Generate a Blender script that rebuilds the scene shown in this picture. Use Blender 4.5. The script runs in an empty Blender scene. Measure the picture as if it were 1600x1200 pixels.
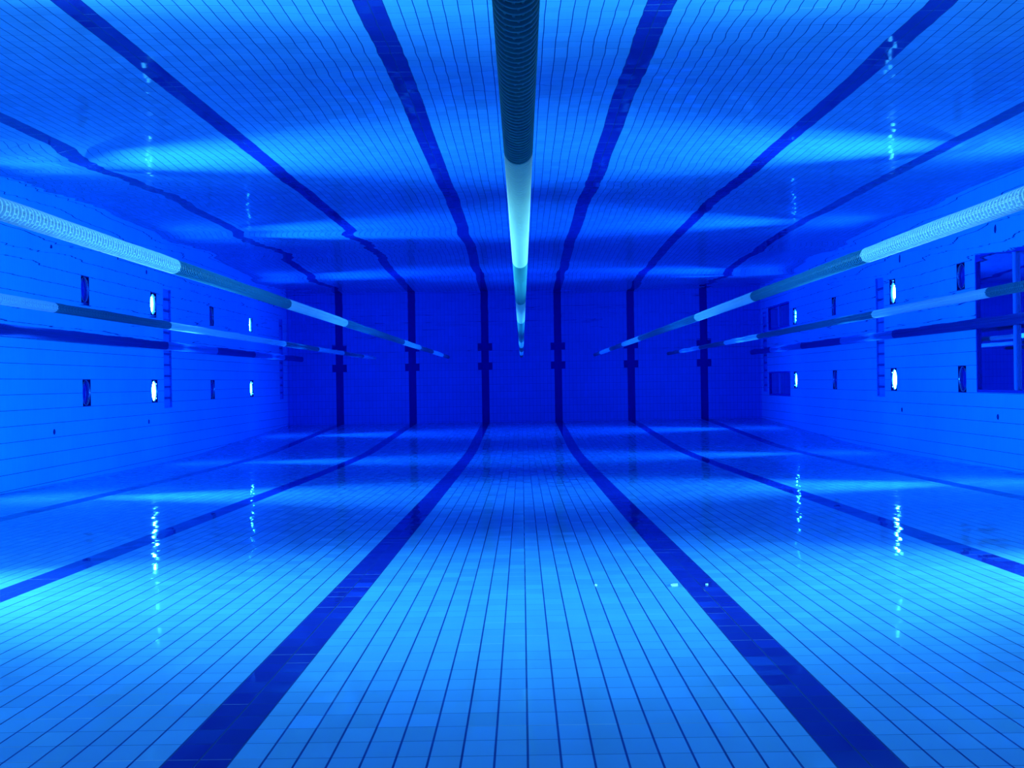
import bpy, bmesh, math, random
from mathutils import Vector, Matrix

random.seed(7)
PI = math.pi
S = bpy.context.scene
COL = S.collection

# ------------------------------------------------------------------ camera
F_PX = 2260.0
CAM_Z = -0.87                      # camera below the water line (water line is z = 0)
cam_data = bpy.data.cameras.new('camera')
cam_data.sensor_width = 36.0
cam_data.lens = F_PX / 1600.0 * 36.0
cam_data.clip_start = 0.02
cam_data.clip_end = 300
cam = bpy.data.objects.new('camera', cam_data)
COL.objects.link(cam)
yc = Vector((15.5 / F_PX, 4.0 / F_PX, -1.0)).normalized()     # world +Y seen by the camera
zc = Vector((-0.0157, 1.0, 0.0))
zc = (zc - yc * zc.dot(yc)).normalized()
xc = yc.cross(zc)
M = Matrix((xc, yc, zc)).to_4x4()
M.translation = Vector((0, 0, CAM_Z))
cam.matrix_world = M
S.camera = cam

# ------------------------------------------------------------------ world (dim pool hall above the water)
W = bpy.data.worlds.new('hall_air')
S.world = W
W.use_nodes = True
bg = W.node_tree.nodes['Background']
bg.inputs[0].default_value = (0.5, 0.8, 1.0, 1)
bg.inputs[1].default_value = 0.5

S.view_settings.view_transform = 'Standard'
S.view_settings.look = 'None'
S.view_settings.gamma = 1.0
S.view_settings.use_curve_mapping = False
S.view_settings.exposure = 0.4

cy = S.cycles
cy.max_bounces = 10
cy.diffuse_bounces = 4
cy.glossy_bounces = 5
cy.transmission_bounces = 8
cy.transparent_max_bounces = 8
cy.volume_bounces = 0
cy.sample_clamp_indirect = 2.2
cy.blur_glossy = 0.3

LAMP_COLOR = (0.72, 1.0, 0.52)
BEAMS = ((850.0, 91.0, 0.22, 0.50), (13000.0, 78.0, 1.0, 0.82))      # watts, cone, edge blend, flatness: lens spread and core beam
LENS_STRENGTH = 600.0
ABSORB = (0.13, 0.064, 0.010)       # per metre

# pool measures (y = distance from the camera, z = 0 at the water line)
XL, XR = -8.05, 8.20
Y0, Y1 = -0.35, 49.6
WALL_T = 0.45
WALL_TOP = 0.12
JOINT_Z = CAM_Z + 0.165             # a horizontal tile joint of the side walls
NICHE_Z = JOINT_Z - 0.25            # lamp niches cover two tile rows

PROFILE = [(-2, 1.345), (5.3, 1.42), (13, 1.503), (22, 1.60), (29, 1.665), (35, 1.68), (41, 1.56), (47, 1.43), (52, 1.32)]


def floor_z(y):
    P = PROFILE
    i = 0
    while i < len(P) - 2 and y > P[i + 1][0]:
        i += 1

    def slope(k):
        if k <= 0:
            return (P[1][1] - P[0][1]) / (P[1][0] - P[0][0])
        if k >= len(P) - 1:
            return (P[-1][1] - P[-2][1]) / (P[-1][0] - P[-2][0])
        return (P[k + 1][1] - P[k - 1][1]) / (P[k + 1][0] - P[k - 1][0])
    x0, x1 = P[i][0], P[i + 1][0]
    h = x1 - x0
    t = (y - x0) / h
    v = ((2 * t ** 3 - 3 * t ** 2 + 1) * P[i][1] + (t ** 3 - 2 * t ** 2 + t) * h * slope(i)
         + (-2 * t ** 3 + 3 * t ** 2) * P[i + 1][1] + (t ** 3 - t ** 2) * h * slope(i + 1))
    return CAM_Z - v


# ------------------------------------------------------------------ node helpers
class NT:
    def __init__(self, mat):
        mat.use_nodes = True
        self.t = mat.node_tree
        self.t.nodes.clear()
        self.out = self.t.nodes.new('ShaderNodeOutputMaterial')

    def n(self, kind, **kw):
        nd = self.t.nodes.new(kind)
        for k, v in kw.items():
            setattr(nd, k, v)
        return nd

    def link(self, a, b):
        self.t.links.new(a, b)

    def put(self, sock, v):
        if hasattr(v, 'is_output'):
            self.t.links.new(v, sock)
        else:
            sock.default_value = v

    def m(self, op, a, b=0.0, c=0.0):
        nd = self.n('ShaderNodeMath', operation=op)
        self.put(nd.inputs[0], a)
        self.put(nd.inputs[1], b)
        self.put(nd.inputs[2], c)
        return nd.outputs[0]

    def step(self, v, lo, hi):                    # smooth 1 -> 0 between lo and hi
        nd = self.n('ShaderNodeMapRange', interpolation_type='SMOOTHSTEP')
        self.put(nd.inputs[0], v)
        nd.inputs[1].default_value = lo
        nd.inputs[2].default_value = hi
        nd.inputs[3].default_value = 1.0
        nd.inputs[4].default_value = 0.0
        return nd.outputs[0]

    def mix(self, f, a, b):
        nd = self.n('ShaderNodeMix', data_type='RGBA')
        self.put(nd.inputs[0], f)
        for s, v in ((nd.inputs[6], a), (nd.inputs[7], b)):
            if hasattr(v, 'is_output'):
                self.t.links.new(v, s)
            else:
                s.default_value = (*v, 1.0)
        return nd.outputs[2]

    def scale_color(self, col, f):
        nd = self.n('ShaderNodeVectorMath', operation='SCALE')
        self.put(nd.inputs[0], col)
        self.put(nd.inputs[3], f)
        return nd.outputs[0]


def simple(name, color, rough=0.5, metallic=0.0, ior=1.15, noise=0.0, noise_scale=8.0, translucent=0.0):
    m = bpy.data.materials.new(name)
    t = NT(m)
    b = t.n('ShaderNodeBsdfPrincipled')
    b.inputs['Roughness'].default_value = rough
    b.inputs['Metallic'].default_value = metallic
    b.inputs['IOR'].default_value = ior
    if noise > 0:
        tc = t.n('ShaderNodeTexCoord')
        nz = t.n('ShaderNodeTexNoise')
        nz.inputs['Scale'].default_value = noise_scale
        t.link(tc.outputs['Object'], nz.inputs['Vector'])
        f = t.m('MULTIPLY_ADD', nz.outputs[0], noise * 2, 1.0 - noise)
        t.link(t.scale_color(color, f), b.inputs['Base Color'])
    else:
        b.inputs['Base Color'].default_value = (*color, 1)
    if translucent > 0:                    # thin milky plastic lets light through
        tr = t.n('ShaderNodeBsdfTranslucent')
        tr.inputs[0].default_value = (*color, 1)
        mx = t.n('ShaderNodeMixShader')
        mx.inputs[0].default_value = translucent
        t.link(b.outputs[0], mx.inputs[1])
        t.link(tr.outputs[0], mx.inputs[2])
        t.link(mx.outputs[0], t.out.inputs[0])
        return m
    t.link(b.outputs[0], t.out.inputs[0])
    return m


TILE = (0.12, 0.46, 0.90)
WALL_TILE = (0.10, 0.68, 0.95)
STRIPE = (0.012, 0.03, 0.35)
JOINT = (0.008, 0.025, 0.24)


def tile_material(name, ua, va, pu, pv, wu, wv, u0=0.0, v0=0.0, lanes=False, cross=False,
                  tilt=0.03, rough=0.05, color=TILE, light_joints=0.0, ju=0.9, jv=0.7, vary=0.12):
    """Glazed tiles of pu x pv metres; ua and va are the object axes they run along."""
    m = bpy.data.materials.new(name)
    t = NT(m)
    tc = t.n('ShaderNodeTexCoord')
    sep = t.n('ShaderNodeSeparateXYZ')
    t.link(tc.outputs['Object'], sep.inputs[0])
    U, V = sep.outputs[ua], sep.outputs[va]
    us = t.m('DIVIDE', t.m('SUBTRACT', U, u0), pu)
    vs = t.m('DIVIDE', t.m('SUBTRACT', V, v0), pv)

    def dist(s, p):
        fr = t.m('FRACT', t.m('ADD', s, 0.5))
        return t.m('MULTIPLY', t.m('ABSOLUTE', t.m('SUBTRACT', fr, 0.5)), p)
    du, dv = dist(us, pu), dist(vs, pv)
    lu = t.step(du, wu * 0.45, wu * 0.62)
    lv = t.step(dv, wv * 0.45, wv * 0.62)
    iu, iv = t.m('FLOOR', us), t.m('FLOOR', vs)
    cmb = t.n('ShaderNodeCombineXYZ')
    t.link(iu, cmb.inputs[0])
    t.link(iv, cmb.inputs[1])
    wn = t.n('ShaderNodeTexWhiteNoise', noise_dimensions='3D')
    t.link(cmb.outputs[0], wn.inputs['Vector'])
    # colour: glaze varies a little from tile to tile and in broad cloudy patches
    nz = t.n('ShaderNodeTexNoise')
    nz.inputs['Scale'].default_value = 1.3
    nz.inputs['Detail'].default_value = 4
    t.link(tc.outputs['Object'], nz.inputs['Vector'])
    f = t.m('ADD', t.m('MULTIPLY_ADD', wn.outputs['Value'], vary, 1.0 - vary / 2),
            t.m('MULTIPLY_ADD', nz.outputs[0], 0.16, -0.08))
    body = t.scale_color(color, f)
    jcol = JOINT
    if lanes:
        md = t.m('ABSOLUTE', t.m('SUBTRACT', t.m('FLOORED_MODULO', U, 2.5), 1.25))
        inside = t.m('LESS_THAN', t.m('ABSOLUTE', U), 7.4)
        msk = t.m('MULTIPLY', t.m('LESS_THAN', md, 0.125), inside)
        if cross:
            bar = t.m('LESS_THAN', t.m('ABSOLUTE', t.m('ADD', V, 0.325)), 0.125)
            wide = t.m('MULTIPLY', t.m('LESS_THAN', md, 0.245), inside)
            msk = t.m('MAXIMUM', msk, t.m('MULTIPLY', bar, wide))
        body = t.mix(msk, body, t.scale_color(STRIPE, f))
        jcol = t.mix(msk, JOINT, (0.02, 0.05, 0.20))
    if light_joints > 0:
        # cross joints: some were filled with pale grout
        wn2 = t.n('ShaderNodeTexWhiteNoise', noise_dimensions='3D')
        c2 = t.n('ShaderNodeCombineXYZ')
        t.link(t.m('FLOOR', t.m('DIVIDE', t.m('ADD', U, t.m('MULTIPLY', iv, 0.375)), 0.625)), c2.inputs[0])
        t.link(t.m('FLOOR', t.m('ADD', vs, 0.5)), c2.inputs[1])
        c2.inputs[2].default_value = 3.3
        t.link(c2.outputs[0], wn2.inputs['Vector'])
        pale = t.m('GREATER_THAN', wn2.outputs['Value'], 1.0 - light_joints)
        jv_col = t.mix(pale, jcol, (0.5, 0.85, 0.95))
        col = t.mix(t.m('MULTIPLY', lv, jv), body, jv_col)
    else:
        col = t.mix(t.m('MULTIPLY', lv, jv), body, jcol)
    col = t.mix(t.m('MULTIPLY', lu, ju), col, jcol)
    b = t.n('ShaderNodeBsdfPrincipled')
    t.link(col, b.inputs['Base Color'])
    b.inputs['Roughness'].default_value = rough
    b.inputs['IOR'].default_value = 1.09
    # normal: every tile laid a touch out of true, soft glaze waves, recessed joints
    geo = t.n('ShaderNodeNewGeometry')
    off = t.n('ShaderNodeVectorMath', operation='SUBTRACT')
    t.link(wn.outputs['Color'], off.inputs[0])
    off.inputs[1].default_value = (0.5, 0.5, 0.5)
    sc = t.scale_color(off.outputs[0], tilt)
    add = t.n('ShaderNodeVectorMath', operation='ADD')
    t.link(geo.outputs['Normal'], add.inputs[0])
    t.link(sc, add.inputs[1])
    nrm = t.n('ShaderNodeVectorMath', operation='NORMALIZE')
    t.link(add.outputs[0], nrm.inputs[0])
    nz2 = t.n('ShaderNodeTexNoise')
    nz2.inputs['Scale'].default_value = 14
    nz2.inputs['Detail'].default_value = 1
    t.link(tc.outputs['Object'], nz2.inputs['Vector'])
    hgt = t.m('SUBTRACT', t.m('MULTIPLY', nz2.outputs[0], 0.08), t.m('MAXIMUM', lu, t.m('MULTIPLY', lv, 0.5)))
    bp = t.n('ShaderNodeBump')
    bp.inputs['Strength'].default_value = 1.0
    bp.inputs['Distance'].default_value = 0.0022
    t.link(hgt, bp.inputs['Height'])
    t.link(nrm.outputs[0], bp.inputs['Normal'])
    t.link(bp.outputs[0], b.inputs['Normal'])
    t.link(b.outputs[0], t.out.inputs[0])
    return m


M_FLOOR = tile_material('floor_tiles', 0, 1, 0.125, 0.25, 0.0080, 0.0055, lanes=True, light_joints=0.20, jv=0.75)
M_SIDE = tile_material('side_wall_tiles', 1, 2, 0.125, 0.25, 0.002, 0.0075, v0=JOINT_Z, tilt=0.012, rough=0.2, ju=0.25, jv=0.9, vary=0.03, color=WALL_TILE)
M_END = tile_material('end_wall_tiles', 0, 2, 0.125, 0.25, 0.004, 0.006, v0=JOINT_Z, lanes=True, cross=True, tilt=0.012, rough=0.2, vary=0.05)
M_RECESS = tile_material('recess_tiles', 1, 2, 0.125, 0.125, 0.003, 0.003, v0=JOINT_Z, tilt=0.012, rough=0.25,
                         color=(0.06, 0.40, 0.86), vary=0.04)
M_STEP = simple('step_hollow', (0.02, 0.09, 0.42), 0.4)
M_NICHE = simple('niche_housing', (0.015, 0.04, 0.26), 0.35)
M_STEEL = simple('brushed_steel', (0.62, 0.72, 0.78), 0.22, metallic=1.0, noise=0.05)
M_FRAME = simple('window_frame_paint', (0.02, 0.06, 0.52), 0.3)
M_MULLION = simple('mullion_paint', (0.10, 0.36, 0.80), 0.3)
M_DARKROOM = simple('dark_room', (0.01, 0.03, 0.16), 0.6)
M_WHITE = simple('white_float_plastic', (0.78, 0.88, 1.0), 0.38, ior=1.2, noise=0.04, noise_scale=30, translucent=0.5)
M_GREEN = simple('dark_green_float_plastic', (0.05, 0.27, 0.46), 0.30, ior=1.3, noise=0.10, noise_scale=30, translucent=0.45)
M_WHITE_G = simple('greenish_white_float_plastic', (0.92, 1.0, 0.90), 0.38, ior=1.25, noise=0.04, noise_scale=30, translucent=0.55)
M_GREEN_G = simple('green_float_plastic', (0.12, 0.48, 0.48), 0.30, ior=1.35, noise=0.10, noise_scale=30, translucent=0.5)
M_CORE_SHADE_W = simple('float_core_shade_grey', (0.18, 0.38, 0.52), 0.5, ior=1.2)  # core tubes toned down to paint shade into the gaps between rims
M_CORE_SHADE_D = simple('float_core_shade_dark', (0.008, 0.045, 0.11), 0.5, ior=1.2)
M_BLUE = simple('blue_float_plastic', (0.015, 0.075, 0.40), 0.30, ior=1.2, noise=0.08, noise_scale=30)
M_PALE = simple('pale_blue_float_plastic', (0.07, 0.30, 0.72), 0.35, ior=1.2, noise=0.05, noise_scale=30)
M_CABLE = simple('steel_cable', (0.30, 0.36, 0.40), 0.4, metallic=0.8)
M_INLET = simple('inlet_plastic', (0.01, 0.04, 0.30), 0.4)
M_DARKLENS = simple('unlit_lens', (0.01, 0.03, 0.42), 0.08, ior=1.2)

m = bpy.data.materials.new('lit_lens')
t = NT(m)
e = t.n('ShaderNodeEmission')
e.inputs[0].default_value = (*LAMP_COLOR, 1)
e.inputs[1].default_value = LENS_STRENGTH
t.link(e.outputs[0], t.out.inputs[0])
M_LENS = m

m = bpy.data.materials.new('viewing_glass')
t = NT(m)
g = t.n('ShaderNodeBsdfGlass')
g.inputs['Roughness'].default_value = 0.015
g.inputs['IOR'].default_value = 1.0 / 1.33          # from the water into the dry room
g.inputs['Color'].default_value = (0.93, 0.96, 0.98, 1)
t.link(g.outputs[0], t.out.inputs[0])
M_PANE = m

m = bpy.data.materials.new('pool_water')
t = NT(m)
g = t.n('ShaderNodeBsdfGlass')
g.inputs['Roughness'].default_value = 0.0
g.inputs['IOR'].default_value = 1.333
tc = t.n('ShaderNodeTexCoord')
hs = None
for scale, amp, ys in ((0.55, 0.0042, 1.0), (1.9, 0.0012, 1.0), (5.5, 0.0003, 1.0)):
    mp = t.n('ShaderNodeMapping')
    mp.inputs['Scale'].default_value = (scale * 0.7, scale * ys, scale)
    t.link(tc.outputs['Object'], mp.inputs[0])
    nz = t.n('ShaderNodeTexNoise')
    nz.inputs['Scale'].default_value = 1.0
    nz.inputs['Detail'].default_value = 1.0
    t.link(mp.outputs[0], nz.inputs['Vector'])
    v = t.m('MULTIPLY', nz.outputs[0], amp)
    hs = v if hs is None else t.m('ADD', hs, v)
pm = t.n('ShaderNodeTexNoise')                     # ripples come in patches
pm.inputs['Scale'].default_value = 0.42
pm.inputs['Detail'].default_value = 0.0
t.link(tc.outputs['Object'], pm.inputs['Vector'])
hs = t.m('MULTIPLY', hs, t.m('SUBTRACT', 1.15, t.step(pm.outputs[0], 0.45, 0.68)))
bp = t.n('ShaderNodeBump')
bp.inputs['Strength'].default_value = 1.0
bp.inputs['Distance'].default_value = 0.5
t.link(hs, bp.inputs['Height'])
t.link(bp.outputs[0], g.inputs['Normal'])
t.link(g.outputs[0], t.out.inputs['Surface'])
va = t.n('ShaderNodeVolumeAbsorption')
den = max(ABSORB)
va.inputs['Color'].default_value = tuple(1 - a / den for a in ABSORB) + (1,)
va.inputs['Density'].default_value = den
t.link(va.outputs[0], t.out.inputs['Volume'])
M_WATER = m


# ------------------------------------------------------------------ mesh helpers
def obj(name, bm, mats, parent=None, smooth=False, recalc=True):
    me = bpy.data.meshes.new(name)
    if recalc:
        bmesh.ops.recalc_face_normals(bm, faces=bm.faces[:])
    bm.to_mesh(me)
    bm.free()
    for mm in (mats if isinstance(mats, (list, tuple)) else [mats]):
        me.materials.append(mm)
    if smooth:
        for p in me.polygons:
            p.use_smooth = True
    o = bpy.data.objects.new(name, me)
    COL.objects.link(o)
    if parent is not None:
        o.parent = parent
    return o


def thing(name, label, cat, loc, group=None, rotz=0.0):
    o = bpy.data.objects.new(name, None)
    COL.objects.link(o)
    o.location = loc
    o.rotation_euler = (0, 0, rotz)
    o.empty_display_size = 0.1
    o['label'] = label
    o['category'] = cat
    if group:
        o['group'] = group
    return o


def structure(o, label=None, cat=None):
    o['kind'] = 'structure'
    if label:
        o['label'] = label
    if cat:
        o['category'] = cat
    return o


def add_box(bm, lo, hi, mat=0, bevel=0.0):
    tmp = bmesh.new()
    bmesh.ops.create_cube(tmp, size=1.0)
    c = [(lo[i] + hi[i]) / 2 for i in range(3)]
    s = [hi[i] - lo[i] for i in range(3)]
    for v in tmp.verts:
        v.co = Vector((c[i] + v.co[i] * s[i] for i in range(3)))
    if bevel > 0:
        bmesh.ops.bevel(tmp, geom=tmp.edges[:] + tmp.verts[:], offset=bevel, segments=2, affect='EDGES')
    vm = {v: bm.verts.new(v.co) for v in tmp.verts}
    for f in tmp.faces:
        nf = bm.faces.new([vm[v] for v in f.verts])
        nf.material_index = mat
    tmp.free()


def add_lathe(bm, prof, seg, axis='Y', off=(0, 0, 0), mat=0, closed=False, smooth=False, a0=0.0):
    """prof: (along, radius) pairs revolved round the axis."""
    rings = []
    for (a, r) in prof:
        if r < 1e-6:
            p = (0, a, 0) if axis == 'Y' else (a, 0, 0)
            rings.append([bm.verts.new((p[0] + off[0], p[1] + off[1], p[2] + off[2]))])
            continue
        ring = []
        for k in range(seg):
            th = 2 * PI * k / seg + a0
            p = (r * math.cos(th), a, r * math.sin(th)) if axis == 'Y' else (a, r * math.cos(th), r * math.sin(th))
            ring.append(bm.verts.new((p[0] + off[0], p[1] + off[1], p[2] + off[2])))
        rings.append(ring)
    pairs = list(zip(rings[:-1], rings[1:]))
    if closed:
        pairs.append((rings[-1], rings[0]))
    for A, B in pairs:
        for k in range(seg):
            k2 = (k + 1) % seg
            if len(A) == 1 and len(B) == 1:
                continue
            if len(A) == 1:
                vs = [A[0], B[k], B[k2]]
            elif len(B) == 1:
                vs = [A[k], A[k2], B[0]]
            else:
                vs = [A[k], A[k2], B[k2], B[k]]
            f = bm.faces.new(vs)
            f.material_index = mat
            f.smooth = smooth


def wall_bm(face, back, ax, u_rng, z_rng, holes):
    """A thick wall with rectangular openings. face/back: coordinate of the two sides on axis ax (0=x,1=y);
    holes: (u0, u1, z0, z1)."""
    us = sorted({u_rng[0], u_rng[1], *[h[0] for h in holes], *[h[1] for h in holes]})
    zs = sorted({z_rng[0], z_rng[1], *[h[2] for h in holes], *[h[3] for h in holes]})
    bm = bmesh.new()
    cache = {}

    def vert(d, u, z):
        k = (round(d, 5), round(u, 5), round(z, 5))
        if k not in cache:
            cache[k] = bm.verts.new((d, u, z) if ax == 0 else (u, d, z))
        return cache[k]

    def solid(i, j):
        if i < 0 or j < 0 or i >= len(us) - 1 or j >= len(zs) - 1:
            return False
        cu, cz = (us[i] + us[i + 1]) / 2, (zs[j] + zs[j + 1]) / 2
        return not any(h[0] < cu < h[1] and h[2] < cz < h[3] for h in holes)
    for i in range(len(us) - 1):
        for j in range(len(zs) - 1):
            if not solid(i, j):
                continue
            a, b, c, d = us[i], us[i + 1], zs[j], zs[j + 1]
            for dd in (face, back):
                bm.faces.new([vert(dd, a, c), vert(dd, b, c), vert(dd, b, d), vert(dd, a, d)])
            for (ni, nj, p, q) in ((i - 1, j, (a, c), (a, d)), (i + 1, j, (b, c), (b, d)),
                                   (i, j - 1, (a, c), (b, c)), (i, j + 1, (a, d), (b, d))):
                if not solid(ni, nj):
                    bm.faces.new([vert(face, *p), vert(face, *q), vert(back, *q), vert(back, *p)])
    return bm


# ------------------------------------------------------------------ layout of fittings along the walls
LIT = {'left': (10.3, 21.0, 31.65, 43.05), 'right': (10.5, 21.2, 31.95, 43.4)}
DARK = {'left': (26.7, 37.6), 'right': (27.0, 37.95)}
LADDER = {'left': (32.85, 48.4), 'right': (33.1, 48.75)}
LAD_W, LAD_BOT = 0.74, CAM_Z - 0.48
WIN_A = (22.0, 26.15, CAM_Z - 0.325, -0.005)          # wide viewing window
WIN_B = (44.25, 48.05, CAM_Z - 0.58, CAM_Z + 0.19)    # far smaller window

# ------------------------------------------------------------------ setting: floor, walls, water
bm = bmesh.new()
ys = [Y0 - 0.05 + (Y1 - Y0 + 0.1) * k / 200 for k in range(201)]
top, bot = [], []
for y in ys:
    z = floor_z(y)
    top.append((bm.verts.new((XL - 0.03, y, z)), bm.verts.new((XR + 0.03, y, z))))
    bot.append((bm.verts.new((XL - 0.03, y, z - 0.2)), bm.verts.new((XR + 0.03, y, z - 0.2))))
deck = [[bm.verts.new(v.co) for v in row] for row in top]          # the tiled face keeps its own smooth normals
for k in range(200):
    f = bm.faces.new([deck[k][0], deck[k][1], deck[k + 1][1], deck[k + 1][0]])
    f.smooth = True
    bm.faces.new([bot[k][0], bot[k + 1][0], bot[k + 1][1], bot[k][1]])
    bm.faces.new([top[k][0], top[k + 1][0], bot[k + 1][0], bot[k][0]])
    bm.faces.new([top[k][1], bot[k][1], bot[k + 1][1], top[k + 1][1]])
bm.faces.new([top[0][0], bot[0][0], bot[0][1], top[0][1]])
bm.faces.new([top[-1][0], top[-1][1], bot[-1][1], bot[-1][0]])
structure(obj('floor', bm, M_FLOOR, recalc=False), 'pale blue tiled pool floor with dark blue lane stripes', 'floor')

for side, X, sg in (('left', XL, -1), ('right', XR, 1)):
    holes = [(y - 0.25, y + 0.25, NICHE_Z - 0.25, NICHE_Z + 0.25) for y in LIT[side] + DARK[side]]
    holes += [(y - LAD_W / 2, y + LAD_W / 2, LAD_BOT, WALL_TOP) for y in LADDER[side]]
    if side == 'right':
        holes += [WIN_A, WIN_B]
    bm = wall_bm(X, X + sg * WALL_T, 0, (Y0 - WALL_T, Y1 + WALL_T), (-2.95, WALL_TOP), holes)
    structure(obj('wall_' + side, bm, M_SIDE), side + ' pool wall of long blue tile rows', 'wall')
for side, Y, sg in (('far', Y1, 1), ('near', Y0, -1)):
    bm = wall_bm(Y, Y + sg * WALL_T, 1, (XL, XR), (-2.95, WALL_TOP), [])
    structure(obj('wall_' + side, bm, M_END),
              ('far' if side == 'far' else 'near') + ' end wall of the pool with dark lane targets', 'wall')

bm = bmesh.new()
add_box(bm, (XL - 0.30, Y0 - 0.2, -2.9), (XR + 0.30, Y1 + 0.2, 0.0))
o = structure(obj('pool_water', bm, M_WATER), 'clear blue pool water, its underside mirroring floor and walls', 'water')


# ------------------------------------------------------------------ pool lamps in square wall niches
def lamp_parts(root, lit):
    """Built facing +x: the wall face is x = 0, the niche goes to negative x."""
    h, d, w = 0.25, 0.13, 0.012
    bm = bmesh.new()
    e = 0.0005
    for lo, hi in (((-d, -h + e, -h + e), (-d + w, h - e, h - e)),
                   ((-d, -h + e, -h + e), (-0.001, -h + w, h - e)), ((-d, h - w, -h + e), (-0.001, h - e, h - e)),
                   ((-d, -h + w, -h + e), (-0.001, h - w, -h + w)), ((-d, -h + w, h - w), (-0.001, h - w, h - e))):
        add_box(bm, lo, hi)
    obj('niche_housing', bm, M_NICHE, root)
    bm = bmesh.new()                       # round bezel ring
    prof = [(-0.055 + 0.050 * math.cos(a) * (1.0 if math.cos(a) > 0 else 0.8), 0.230 + 0.016 * math.sin(a))
            for a in [2 * PI * k / 12 for k in range(12)]]
    add_lathe(bm, prof, 40, 'X', closed=True, smooth=True)
    ring = obj('bezel_ring', bm, M_STEEL, root)
    for k in range(4):                     # clamp screws
        a = PI / 4 + k * PI / 2
        bm = bmesh.new()
        add_lathe(bm, [(-0.012, 0.0), (-0.012, 0.012), (-0.003, 0.012), (0.0, 0.008), (0.0, 0.0)], 12, 'X',
                  off=(0, 0.23 * math.cos(a), 0.23 * math.sin(a)))
        obj('screw', bm, M_STEEL, ring)
    bm = bmesh.new()                       # domed lens
    R = 0.214
    prof = [(-0.075, R)] + [(-0.075 + 0.035 * math.sin(a), R * math.cos(a)) for a in [PI / 2 * k / 8 for k in range(1, 8)]] + [(-0.040, 0.0)]
    add_lathe(bm, prof, 40, 'X', smooth=True)
    obj('lens', bm, M_LENS if lit else M_DARKLENS, root)
    bm = bmesh.new()                       # lamp pot behind the lens
    add_lathe(bm, [(-0.118, 0.0), (-0.118, 0.15), (-0.09, R - 0.004), (-0.0755, R - 0.004)], 32, 'X', smooth=True)
    obj('lamp_pot', bm, M_NICHE, root)


def copy_thing(src, name):
    r = src.copy()
    r.name = name
    COL.objects.link(r)
    for ch in list(src.children):
        c = ch.copy()
        COL.objects.link(c)
        c.parent = r
        for g in list(ch.children):
            d = g.copy()
            COL.objects.link(d)
            d.parent = c
    return r


LAMP_LABELS = {
    ('left', True): ('lit pool lamp in left wall nearest the camera', 'lit pool lamp in left wall just outside the picture edge',
                     'glowing lamp niche in left wall, beside the nearer ladder recess',
                     'small glowing lamp niche farthest along the left wall'),
    ('right', True): ('lit pool lamp in right wall nearest the camera', 'lit pool lamp in right wall just past the big viewing window',
                      'glowing lamp niche in right wall, beside the nearer ladder recess',
                      'small glowing lamp in right wall beside the far dark window'),
    ('left', False): ('unlit dark lamp niche in left wall, nearest the left picture edge',
                      'unlit dark lamp niche in left wall between the two glowing ones'),
    ('right', False): ('unlit dark lamp niche in right wall beside the big viewing window',
                       'unlit dark lamp niche in right wall between the two glowing ones')}
proto = {}
for side, X, rz in (('left', XL, 0.0), ('right', XR, PI)):
    for lit, ylist in ((True, LIT[side]), (False, DARK[side])):
        for k, y in enumerate(ylist):
            lab = LAMP_LABELS[(side, lit)][k]
            if lit not in proto:
                o = thing('pool_lamp', lab, 'pool lamp', (X, y, NICHE_Z), rotz=rz)
                lamp_parts(o, lit)
                proto[lit] = o
            else:
                o = copy_thing(proto[lit], 'pool_lamp')
                o.location = (X, y, NICHE_Z)
                o.rotation_euler = (0, 0, rz)
                o['label'] = lab
            o['group'] = 'lit wall lamps' if lit else 'unlit wall lamps'
            if lit:
                sg = 1 if side == 'left' else -1
                tilt = math.radians(-2.0)
                d = Vector((sg * math.cos(tilt), 0, -math.sin(tilt)))
                for power, cone, blend, flat in BEAMS:
                    ld = bpy.data.lights.new('lamp_beam', 'SPOT')
                    ld.energy = power
                    ld.color = LAMP_COLOR
                    ld.spot_size = math.radians(cone)
                    ld.spot_blend = blend
                    ld.shadow_soft_size = 0.08
                    lo = bpy.data.objects.new('lamp_beam', ld)
                    COL.objects.link(lo)
                    lo.location = (X + sg * 0.06, y, NICHE_Z - 0.03)
                    lo.scale = (flat, 1.0, 1.0)        # narrow-beam lamp: a tall flat fan
                    lo.rotation_euler = d.to_track_quat('-Z', 'Y').to_euler()


# ------------------------------------------------------------------ ladder recesses
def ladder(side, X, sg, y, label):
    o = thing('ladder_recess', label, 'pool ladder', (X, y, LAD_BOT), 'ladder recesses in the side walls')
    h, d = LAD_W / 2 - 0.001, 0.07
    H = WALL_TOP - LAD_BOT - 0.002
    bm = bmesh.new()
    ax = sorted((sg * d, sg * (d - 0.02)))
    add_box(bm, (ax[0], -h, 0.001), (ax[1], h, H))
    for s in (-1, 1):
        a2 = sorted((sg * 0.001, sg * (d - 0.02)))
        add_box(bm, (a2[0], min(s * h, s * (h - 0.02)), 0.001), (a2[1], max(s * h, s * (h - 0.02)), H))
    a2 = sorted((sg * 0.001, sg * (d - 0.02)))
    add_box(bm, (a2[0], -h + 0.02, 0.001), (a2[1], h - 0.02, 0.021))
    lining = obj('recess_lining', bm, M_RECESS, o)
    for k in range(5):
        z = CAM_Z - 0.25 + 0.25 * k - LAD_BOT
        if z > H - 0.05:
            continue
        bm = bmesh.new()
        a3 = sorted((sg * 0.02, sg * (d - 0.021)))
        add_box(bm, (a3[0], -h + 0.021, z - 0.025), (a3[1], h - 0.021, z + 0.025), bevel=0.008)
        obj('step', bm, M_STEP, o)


ladder('left', XL, -1, LADDER['left'][0], 'recessed ladder steps in left wall beside the nearer glowing lamp')
ladder('left', XL, -1, LADDER['left'][1], 'faint recessed ladder steps at the far end of left wall')
ladder('right', XR, 1, LADDER['right'][0], 'recessed ladder steps in right wall beside the nearer glowing lamp')
ladder('right', XR, 1, LADDER['right'][1], 'faint recessed ladder steps at the far end of right wall')


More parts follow.
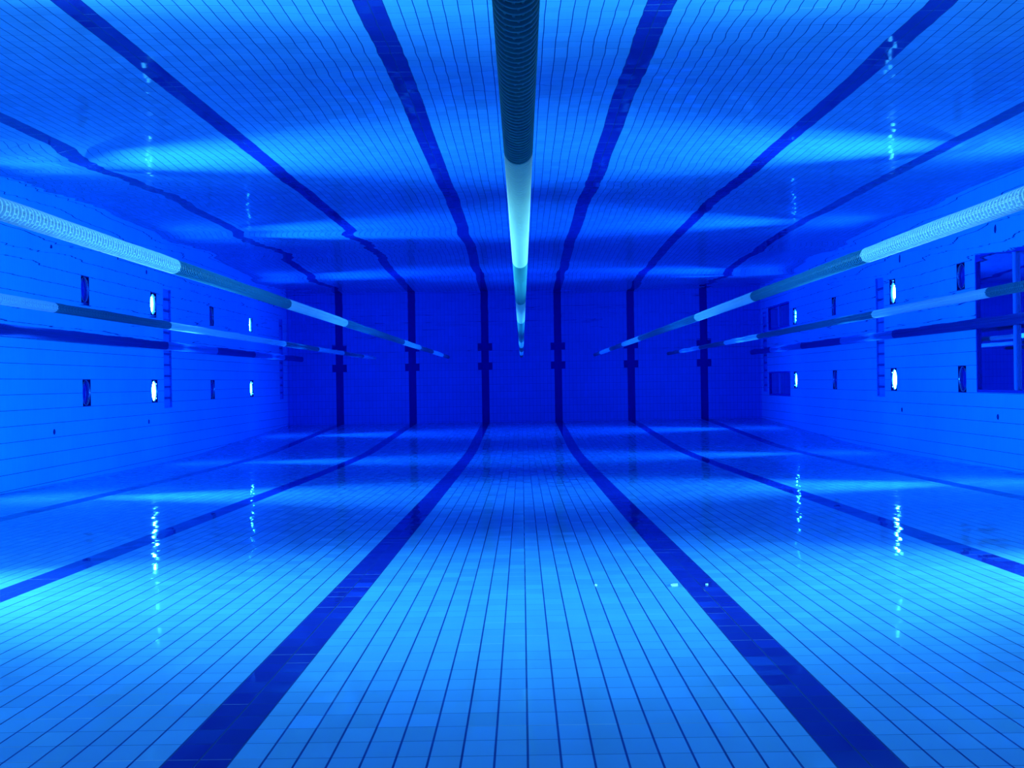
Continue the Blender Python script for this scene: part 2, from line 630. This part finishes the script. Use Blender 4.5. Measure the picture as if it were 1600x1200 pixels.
# ------------------------------------------------------------------ underwater viewing windows in the right wall
def window(name, rect, mull, label, depth=0.045):
    y0, y1, z0, z1 = rect
    o = bpy.data.objects.new(name, None)
    COL.objects.link(o)
    o.location = (XR, y0, z0)
    structure(o, label, 'window')
    Wd, H = y1 - y0, z1 - z0
    fw = 0.05
    e = 0.001
    bm = bmesh.new()
    add_box(bm, (0.004, e, e), (depth + 0.03, fw, H - e), bevel=0.004)
    add_box(bm, (0.004, Wd - fw, e), (depth + 0.03, Wd - e, H - e), bevel=0.004)
    add_box(bm, (0.004, fw, e), (depth + 0.03, Wd - fw, fw), bevel=0.004)
    add_box(bm, (0.004, fw, H - fw), (depth + 0.03, Wd - fw, H - e), bevel=0.004)
    obj('window_frame', bm, M_FRAME, o)
    edges = [fw] + sorted(mm - y0 for mm in mull) + [Wd - fw]
    for mm in mull:
        bm = bmesh.new()
        add_box(bm, (0.0, mm - y0 - 0.075, fw), (depth + 0.03, mm - y0 + 0.075, H - fw), bevel=0.012)
        obj('mullion', bm, M_MULLION, o)
    for a, b in zip(edges[:-1], edges[1:]):
        ya = a + (0.075 if a != edges[0] else 0)
        yb = b - (0.075 if b != edges[-1] else 0)
        bm = bmesh.new()
        add_box(bm, (depth, ya, fw), (depth + 0.02, yb, H - fw))
        obj('pane', bm, M_PANE, o)
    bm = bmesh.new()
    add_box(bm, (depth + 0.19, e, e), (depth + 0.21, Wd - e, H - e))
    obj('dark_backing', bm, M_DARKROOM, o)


window('window_1', WIN_A, (24.1,), 'wide underwater viewing window in right wall near the picture edge')
window('window_2', WIN_B, (46.1,), 'small dark window far along the right wall', depth=0.045)

# ------------------------------------------------------------------ water inlets
INLETS = (('left', XL, 24.8, 'small round water inlet low on left wall, nearer one'),
          ('left', XL, 31.1, 'small round water inlet low on left wall below the glowing lamp'),
          ('right', XR, 25.0, 'small round water inlet under the wide window'),
          ('right', XR, 31.3, 'small round water inlet low on right wall below the glowing lamp'))
for side, X, y, lab in INLETS:
    sg = 1 if side == 'left' else -1
    o = thing('water_inlet', lab, 'water inlet', (X, y, CAM_Z - 0.74), 'water inlets in the side walls')
    bm = bmesh.new()
    add_lathe(bm, [(-0.01 * sg, 0.0), (-0.01 * sg, 0.05), (0.004 * sg, 0.05), (0.010 * sg, 0.042), (0.010 * sg, 0.026),
                   (0.002 * sg, 0.024), (0.002 * sg, 0.0)], 24, 'X', smooth=False)
    fl = obj('flange', bm, M_INLET, o)
    bm = bmesh.new()
    add_lathe(bm, [(0.002 * sg, 0.0), (0.002 * sg, 0.016), (0.014 * sg, 0.014), (0.016 * sg, 0.0)], 16, 'X')
    obj('nozzle', bm, M_STEP, o)

# ------------------------------------------------------------------ lane ropes
PITCH = 0.054


def disc_bm(bm, off, R, seg, ribs, mat, a0, core=1):
    k = R / 0.055
    first = len(bm.faces)
    prof = [(0.000, 0.030), (0.017, 0.030), (0.0185, 0.048), (0.019, 0.0535), (0.021, 0.055), (0.030, 0.055), (0.032, 0.0535),
            (0.0325, 0.048), (0.034, 0.030), (0.054, 0.030)]
    if seg < 20:
        prof = [(0.000, 0.032), (0.017, 0.032), (0.019, 0.0535), (0.0265, 0.0555), (0.034, 0.0535), (0.036, 0.032), (0.054, 0.032)]
    add_lathe(bm, [(a, r * k) for a, r in prof], seg, 'Y', off=off, mat=mat, smooth=False, a0=a0)
    bm.faces.ensure_lookup_table()
    for f in bm.faces[first:]:             # core tube coloured darker: shade between the flanges painted in
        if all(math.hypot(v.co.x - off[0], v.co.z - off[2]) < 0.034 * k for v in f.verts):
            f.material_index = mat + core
    for j in range(ribs):                 # longitudinal ribs bridge the gap to the next disc
        th = 2 * PI * j / ribs + a0
        c, s = math.cos(th), math.sin(th)
        w = 0.0035 * k
        vs = []
        for a in (0.034, 0.0735):
            for (r, q) in ((0.029 * k, -w), (0.0490 * k, -w), (0.0490 * k, w), (0.029 * k, w)):
                vs.append(bm.verts.new((off[0] + r * c - q * s, off[1] + a, off[2] + r * s + q * c)))
        for q in ((0, 1, 5, 4), (1, 2, 6, 5), (2, 3, 7, 6)):
            bm.faces.new([vs[i] for i in q]).material_index = mat


# five-metre bands, the middle ten metres one colour
A = 'gwgwggwgwg'
B = 'wgwgwwgwgw'
ROPES = [
    (0.0, A, 0.055, 0.0, 3.0, 'banded lane rope floating straight overhead along the middle of the pool'),
    (-2.5, A, 0.055, 0.0, 6.9, 'thick banded lane rope left of middle, white at the left picture edge'),
    (2.5, A, 0.055, 0.0, 7.1, 'thick banded lane rope right of middle, white at the right picture edge'),
    (-5.0, B, 0.055, 0.0, 13.8, 'second banded lane rope from the left wall, crossing before its lamps'),
    (5.0, A, 0.055, 0.0, 14.3, 'second banded lane rope from the right wall, crossing the window'),
    (-7.5, A, 0.068, -0.02, 20.6, 'low dark lane rope running closest along the left wall'),
    (7.85, A, 0.068, -0.02, 22.5, 'low dark lane rope running closest along the right wall'),
]
PAL = {1: (M_WHITE_G, M_GREEN_G, 'white float disc', 'green float disc'),
       0: (M_WHITE, M_GREEN, 'white float disc', 'dark blue-green float disc'),
       2: (M_PALE, M_BLUE, 'pale blue float disc', 'dark blue float disc')}
disc_mesh = {}
rest_mesh = {}
R0, R1 = Y0 + 0.25, Y1 - 0.25
N_DISC = int((R1 - R0) / PITCH)
OFF = 0.45
for (X, pat, R, sink, ystart, lab) in ROPES:
    o = thing('lane_rope', lab, 'lane rope', (X, R0, sink), 'lane ropes')
    bm = bmesh.new()
    add_lathe(bm, [(-0.249, 0.0), (-0.249, 0.006), (R1 - R0 + 0.249, 0.006), (R1 - R0 + 0.249, 0.0)], 8, 'Y')
    obj('cable', bm, M_CABLE, o)

    white, dark, lab_w, lab_d = PAL[1 if X == 0 else 2 if abs(X) > 7 else 0]

    def colour_of(y, pat=pat):
        return pat[max(0, min(9, int((y - OFF) // 5)))]
    i0 = int((ystart - R0) / PITCH)
    for k in range(100):
        i = i0 + k
        c = colour_of(R0 + i * PITCH + PITCH / 2)
        var = i % 2
        key = (c, abs(X) > 1, R, var)
        if key not in disc_mesh:
            bm = bmesh.new()
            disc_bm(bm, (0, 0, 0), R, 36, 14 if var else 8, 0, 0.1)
            d = obj('float_disc', bm, [white, M_CORE_SHADE_W] if c == 'w' else [dark, M_CORE_SHADE_D], o)
            disc_mesh[key] = d
        else:
            d = disc_mesh[key].copy()
            d.name = 'float_disc'
            COL.objects.link(d)
            d.parent = o
        d.location = (0, i * PITCH, 0)
        d['label'] = lab_w if c == 'w' else lab_d
    bm = bmesh.new()
    for i in range(N_DISC):
        if i0 <= i < i0 + 100:
            continue
        y = R0 + i * PITCH + PITCH / 2
        near = y - ystart < 9 and y > ystart
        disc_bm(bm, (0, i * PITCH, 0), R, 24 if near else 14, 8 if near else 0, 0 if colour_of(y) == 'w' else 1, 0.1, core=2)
    rest = obj('float_discs', bm, [white, dark, M_CORE_SHADE_W, M_CORE_SHADE_D], o, recalc=False)
    rest['kind'] = 'stuff'

# ------------------------------------------------------------------ pale flakes lying on the floor tiles
M_FLAKE = simple('pale_flake', (0.62, 0.80, 0.78), 0.6)
for X, y, sx, sy, lab in ((1.07, 10.35, 0.030, 0.055, 'largest pale flake on the floor tiles, just left of the right lane stripe'),
                          (0.51, 10.40, 0.009, 0.018, 'tiny pale flake on the floor in the middle lane, farther from the right stripe'),
                          (1.30, 10.35, 0.010, 0.016, 'tiny pale flake on the right dark lane stripe')):
    rnd = random.Random(int(X * 100))
    bm = bmesh.new()
    up, dn = [], []
    for k in range(9):
        a = 2 * PI * k / 9
        q = rnd.uniform(0.55, 1.1)
        up.append(bm.verts.new((sx * q * 0.9 * math.cos(a), sy * q * 0.9 * math.sin(a), 0.006 + rnd.uniform(0, 0.004))))
        dn.append(bm.verts.new((sx * q * math.cos(a), sy * q * math.sin(a), 0.0)))
    bm.faces.new(up)
    bm.faces.new(dn[::-1])
    for k in range(9):
        bm.faces.new([dn[k], dn[(k + 1) % 9], up[(k + 1) % 9], up[k]])
    o = obj('debris_flake', bm, M_FLAKE)
    o.location = (X, y, floor_z(y))
    o['label'] = lab
    o['category'] = 'debris'
    o['group'] = 'pale flakes on the pool floor'
